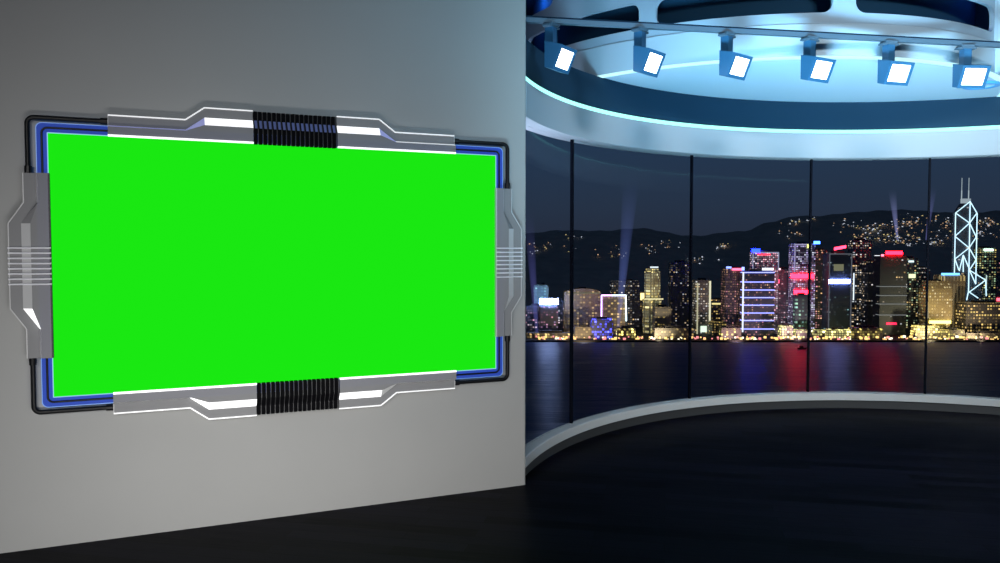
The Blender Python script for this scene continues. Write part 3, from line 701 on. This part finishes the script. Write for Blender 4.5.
T('office_block', 'low brown building under the gold round tower', 655.5, 671.5, 307, 1262, facade('f', (.16, .13, .08), WARM, GOLD, .35, .3, seed=36))
T('office_block', 'dark low building right of the slim white-edged tower', 713, 727, 322, 1262, facade('f', (.05, .05, .03), GOLD, WARM, .5, .9, seed=37))

# zigzag-lit triangular tower
Yb = 1330.0; cx = pxx(966, Yb); zb = WZ+2.5
root = empty('zigzag_tower', (cx, Yb, zb)); tag(root, 'tall faceted dark glass tower traced by white zigzag light lines with twin masts', 'building')
LX = lambda p: pxx(p, Yb)-cx
LZ = lambda y: pz(y, Yb)-zb
m = MB()
xl, xm, xr = LX(953.4), LX(967.6), LX(975); dp = 30
m.add([(xl, 6, 0), (xm, 0, 0), (xr, 6, 0), (xm, dp, 0), (xl, 6, LZ(213)), (xm, 0, LZ(202)), (xr, 6, LZ(213)), (xm, dp, LZ(203))],
      [(0,1,2,3), (0,1,5,4), (1,2,6,5), (2,3,7,6), (3,0,4,7), (4,5,7), (5,6,7)])
m.build('tower_body', facade('f', (.03, .035, .04), WHITE, WARM, .08, .4, seed=40), root)
m = MB(); m.add([(xr-1, 5, 0), (LX(986), 10, 0), (xr, dp, 0), (xr-1, 5, LZ(268)), (LX(986), 10, LZ(280)), (xr, dp, LZ(268))], [(0,1,2),(3,4,5),(0,1,4,3),(1,2,5,4),(2,0,3,5)])
m.build('lower_wing', facade('f', (.03, .035, .04), WHITE, WARM, .12, .4, seed=41), root)
m = MB()
segs = [((967.6, 201.5), (953.4, 213)), ((967.6, 201.5), (974.6, 213)), ((953.4, 213), (953.6, 273)), ((967.6, 201.5), (968.2, 292)), ((974.8, 213), (975.2, 284)),
        ((953.4, 213), (967.6, 223)), ((974.6, 213), (967.6, 223)), ((967.6, 223), (953.6, 236)), ((967.6, 223), (974.6, 237)), ((953.6, 236.5), (967.7, 247.8)), ((974.6, 237), (967.7, 247.8)),
        ((967.7, 247.8), (953.8, 259)), ((967.7, 247.8), (975, 260)), ((953.8, 259), (958, 270)), ((962, 255), (958.4, 271)), ((962, 255), (962.4, 272)), ((962, 255), (969, 270)), ((975, 260), (968.5, 270)),
        ((968.5, 270), (985, 280)), ((985, 280), (986, 296)), ((985, 280), (969, 292)), ((969, 292), (978, 298)), ((968.5, 270), (975.2, 284)), ((968, 292), (966.5, 300)), ((967, 306), (971, 311))]
for a, b_ in segs: m.bar((LX(a[0]), -1.6, LZ(a[1])), (LX(b_[0]), -1.6, LZ(b_[1])), .85, 5)
m.build('light_lines', glow((.42, .62, .72), 2.2), root)['label'] = 'white zigzag light lines'
for p in (962.3, 969.3):
    m = MB(); m.bar((LX(p), 8, LZ(203)), (LX(p), 8, LZ(190)), .85, 6).bar((LX(p), 8, LZ(190)), (LX(p), 8, LZ(177.5)), .5, 6); m.build('mast', glow((.6, .72, .78), .62, False), root)
m = MB(); m.box(LX(962), LX(969.6), 2, 10, LZ(203), LZ(198.5)); m.build('crown', glow((.5, .6, .66), .6, False), root)

# ---- waterfront
low = [('low_hall', 'long low waterfront hall with gold windows at the left end of the shore', 527, 574, 333, WARM, 1.3),
 ('low_hall', 'dark low waterfront building in front of the curved brown block', 575, 592, 327, WARM, .5),
 ('blue_hall', 'low waterfront building covered in deep blue lights', 592, 613, 319, (.06, .07, 1.), 4.0),
 ('gold_hall', 'bright gold low hall right of the blue-lit building', 617.5, 636, 328, GOLD, 2.6),
 ('low_hall', 'low brown waterfront building left of the slim white-edged tower', 655, 694, 328, WARM, .9),
 ('low_hall', 'small gold waterfront building left of the white-banded block', 722, 742, 328, GOLD, 1.5),
 ('gold_hall', 'bright yellow waterfront hall in front of the dark reddish block', 782, 794, 326, (1, .85, .3), 3.2),
 ('gold_hall', 'yellow lit entrance hall below the two red signs', 797, 810, 330, (1, .85, .3), 3.4),
 ('gold_hall', 'yellow lit hall between the two red and white signed towers', 816, 826, 330, (1, .85, .3), 3.4),
 ('gold_hall', 'wide yellow lit hall at the foot of the white-signed tower', 828, 852, 330, (1, .85, .3), 3.2),
 ('low_hall', 'low warm lit building at the foot of the dark apartment tower', 853, 884, 328, GOLD, 1.1),
 ('gold_hall', 'gold lit pavilion at the foot of the gold tapered tower', 917, 941, 326, GOLD, 3.0),
 ('low_hall', 'low warm lit waterfront building below the striped brown tower', 943, 966, 330, GOLD, 1.4),
 ('low_hall', 'low waterfront building at the right end of the shore', 967, 1012, 333, WARM, 1.2)]
for i, (nm, lb, a, b_, y, c, s) in enumerate(low):
    T(nm, lb, a, b_, y, 1222, facade('f', (.12, .09, .045) if 'blue' not in nm else (.03, .03, .15), c, tuple(min(1, k*1.2) for k in c), .8 if s > 2 else .45, s if s > 2 else s*.8, 4, 4, .75, .7, seed=50+i), depth=16)
# lamps along the promenade
pm = {0: MB(), 1: MB(), 2: MB()}
for k in range(230):
    p = 520+490*rnd.random(); Y = 1203+rnd.random()*12; q = at(p, 336.5+rnd.random()*3.2, Y); s = rnd.choice((.7, .9, 1.2, 1.6))
    pm[rnd.choice((0, 0, 0, 1, 2))].box(q.x-s, q.x+s, q.y-s, q.y+s, q.z-s, q.z+s)
proot = empty('promenade_lights', (pxx(760, YS), YS+8, WZ+2.5)); tag(proot, 'row of warm street lamps and shop lights along the far waterfront', 'lights', kind='stuff')
for k, c, s in ((0, (1., .62, .2), 1.8), (1, (1., .9, .65), 2.2), (2, (1., .3, .3), 1.4)):
    g = pm[k].build('lamp_lights', glow(c, s, False), proot); g.matrix_parent_inverse = Matrix.Translation(-proot.location)

# small boat on the water
q = at(802, 346.5, 1110); bt = empty('small_boat', (q.x, q.y, WZ)); tag(bt, 'tiny dark boat on the water below the two red signs', 'boat')
bm_ = mat('dark_boat', (.01, .01, .012), .6)
MB().add([(-5, -2, 0), (5, -2, 0), (5, 2, 0), (-5, 2, 0), (-6.5, -2.4, 2.2), (7.5, 0, 2.6), (-6.5, 2.4, 2.2)], [(0,1,2,3), (4,5,6), (0,1,5,4), (1,2,5), (2,3,6,5), (3,0,4,6)]).build('hull', bm_, bt)
MB().box(-3.5, 1.5, -1.4, 1.4, 2.2, 4.6).build('cabin', bm_, bt)

# search light beams: thin lit haze
def beam(label, x0, y0, x1, y1, w0, w1, Y, col, s):
    a, b_ = at(x0, y0, Y), at(x1, y1, Y); k = Y/F; n = 20; d = (b_-a); Ln = d.length; d.normalize()
    V = []; rot = d.to_track_quat('Z', 'Y')
    for r, z in ((w0*k, 0), (w1*k, Ln)):
        for j in range(n): V.append(Vector((r*math.cos(2*PI*j/n), r*math.sin(2*PI*j/n), z)))
    f = [tuple(range(n)), tuple(range(n, 2*n))]+[(j, (j+1) % n, n+(j+1) % n, n+j) for j in range(n)]
    m = bpy.data.materials.new('lit_haze'); m.use_nodes = True; nt = m.node_tree; nt.nodes.remove(nt.nodes['Principled BSDF'])
    em = nt.nodes.new('ShaderNodeEmission'); em.inputs[0].default_value = tuple(col)+(1,)
    tc = nt.nodes.new('ShaderNodeTexCoord'); sp = nt.nodes.new('ShaderNodeSeparateXYZ'); mr = nt.nodes.new('ShaderNodeMapRange')
    nt.links.new(tc.outputs['Object'], sp.inputs[0]); nt.links.new(sp.outputs['Z'], mr.inputs[0]); mr.inputs[2].default_value = Ln
    mr.inputs[3].default_value = 1; mr.inputs[4].default_value = 0
    pw = nt.nodes.new('ShaderNodeMath'); pw.operation = 'POWER'; nt.links.new(mr.outputs[0], pw.inputs[0]); pw.inputs[1].default_value = 2.0
    ml = nt.nodes.new('ShaderNodeMath'); ml.operation = 'MULTIPLY'; nt.links.new(pw.outputs[0], ml.inputs[0]); ml.inputs[1].default_value = s/(2*k*w0+2*k*w1)*2
    nt.links.new(ml.outputs[0], em.inputs[1]); nt.links.new(em.outputs[0], nt.nodes['Material Output'].inputs['Volume'])
    m.cycles.emission_sampling = 'NONE'
    o = link('search_light_beam', V, f, m); o.location = a; o.rotation_mode = 'QUATERNION'; o.rotation_quaternion = rot
    tag(o, label, 'light beam', 'search light beams over the city')
beam('broad faint violet search light beam beside the grey partition wall', 537, 335, 528, 205, 1.5, 6, 1255, (.25, .25, .9), .4)
beam('tall blue search light beam rising over the neon-framed building', 618, 330, 632, 170, 1.5, 9, 1252, (.20, .28, .85), .55)
beam('left one of the two thin search light beams on the hill right of the dark apartment tower', 897.5, 240, 892, 188, .8, 4, 1700, (.35, .38, .8), 1.0)
beam('right one of the two thin search light beams on the hill left of the zigzag tower', 926, 240, 934, 185, .7, 3.5, 1700, (.25, .25, .7), .7)

# floodlights on the waterfront
for i, (p, Y, e_, c) in enumerate(((585, 1170, 1.0, (1, .7, .4)), (660, 1190, 1.2, (1, .8, .5)), (740, 1180, .8, (1, .6, .6)), (800, 1190, .8, (1, .6, .7)), (935, 1185, 1.4, (1, .8, .4)), (985, 1190, 1.0, (1, .75, .45)))):
    l = bpy.data.lights.new('waterfront_floodlight', 'SPOT'); l.energy = 1.7e5*e_; l.color = c; l.spot_size = math.radians(110); l.spot_blend = 1; l.shadow_soft_size = 3
    o = bpy.data.objects.new('waterfront_floodlight', l); COL.objects.link(o); q = at(p, 300, Y); o.location = (q.x, Y, WZ+6)
    o.rotation_euler = Vector((0, 1, .35)).to_track_quat('-Z', 'Y').to_euler()

# ------------------------------------------------------------------ lights
def area(name, loc, tgt, size, power, col, sy=None, spread=None):
    l = bpy.data.lights.new(name, 'AREA'); l.energy = power; l.color = col; l.size = size
    if sy: l.shape = 'RECTANGLE'; l.size_y = sy
    if spread: l.spread = math.radians(spread)
    o = bpy.data.objects.new(name, l); COL.objects.link(o); o.location = loc
    o.rotation_euler = (Vector(tgt)-Vector(loc)).to_track_quat('-Z', 'Y').to_euler(); return o
def spotl(name, loc, tgt, power, col, ang, blend=.6, r=.15):
    l = bpy.data.lights.new(name, 'SPOT'); l.energy = power; l.color = col; l.spot_size = math.radians(ang); l.spot_blend = blend; l.shadow_soft_size = r
    o = bpy.data.objects.new(name, l); COL.objects.link(o); o.location = loc
    o.rotation_euler = (Vector(tgt)-Vector(loc)).to_track_quat('-Z', 'Y').to_euler(); return o
area('wall_low_fill', (-.5, 2.1, .12), (-1.2, 5.0, .35), 2.6, 27, (1, .99, .97), .25, 115)  # unseen low light, added to brighten the foot of the wall
area('wall_high_fill', (-1.2, -1.2, 2.6), (-1.6, 5.0, .9), 1.6, 17, (1, .99, .97), 1.2, 70)  # unseen, added as general fill on the wall
area('drum_up_fill', (1.0, 2.9, .25), (2.8, 6.7, 4.1), 2.0, 92, (.34, .74, 1.0), .9, 58)  # added out of view to wash drum and ceiling blue
area('fascia_up_fill', (2.0, 2.7, .25), (4.8, 7.8, 3.5), 2.0, 50, (.62, .87, 1.0), .9, 50)  # unseen helper brightening the right part of the fascia
area('stage_front_fill', (3.4, .2, 4.4), (3.8, 8.4, .8), 1.5, 66, (.92, .97, 1.0), .5, 70)  # front fill added above the view for sill and fascia
area('wall_side_fill', (2.4, 2.4, 4.0), (.0, 5.4, 3.1), .5, 7, (.35, .72, 1.0), .5, 60)  # out of view, added to tint the wall's top right blue
area('fascia_under_fill', (-.05, 5.9, .3), (.15, 6.2, 2.6),   .2, 10, (.72, .78, 1.0), .2, 60)  # hidden light added only to brighten the underside of the fascia
for a_ in (-53, -160):
    l = bpy.data.lights.new('blue_cove_lamp', 'POINT'); l.energy = 5; l.color = (.08, .30, 1.0); l.shadow_soft_size = .06
    o = bpy.data.objects.new('blue_cove_lamp', l); COL.objects.link(o); a_r = math.radians(a_+ (5 if a_ > -90 else -4)); o.location = (D0[0]+(RD-.16)*math.cos(a_r), D0[1]+(RD-.16)*math.sin(a_r), 4.3)

# ------------------------------------------------------------------ world
w = bpy.data.worlds.new('night_sky'); sc.world = w; w.use_nodes = True; nt = w.node_tree
tc = nt.nodes.new('ShaderNodeTexCoord'); sx_ = nt.nodes.new('ShaderNodeSeparateXYZ'); cr = nt.nodes.new('ShaderNodeValToRGB')
nt.links.new(tc.outputs['Generated'], sx_.inputs[0]); nt.links.new(sx_.outputs['Z'], cr.inputs[0])
e = cr.color_ramp.elements; e[0].position = 0; e[0].color = lin((38, 44, 60)); e[1].position = .16; e[1].color = lin((36, 58, 84))
x = e.new(.05); x.color = lin((39, 51, 70)); x = e.new(.6); x.color = lin((14, 20, 34))
nt.links.new(cr.outputs[0], nt.nodes['Background'].inputs[0]); nt.nodes['Background'].inputs[1].default_value = 1
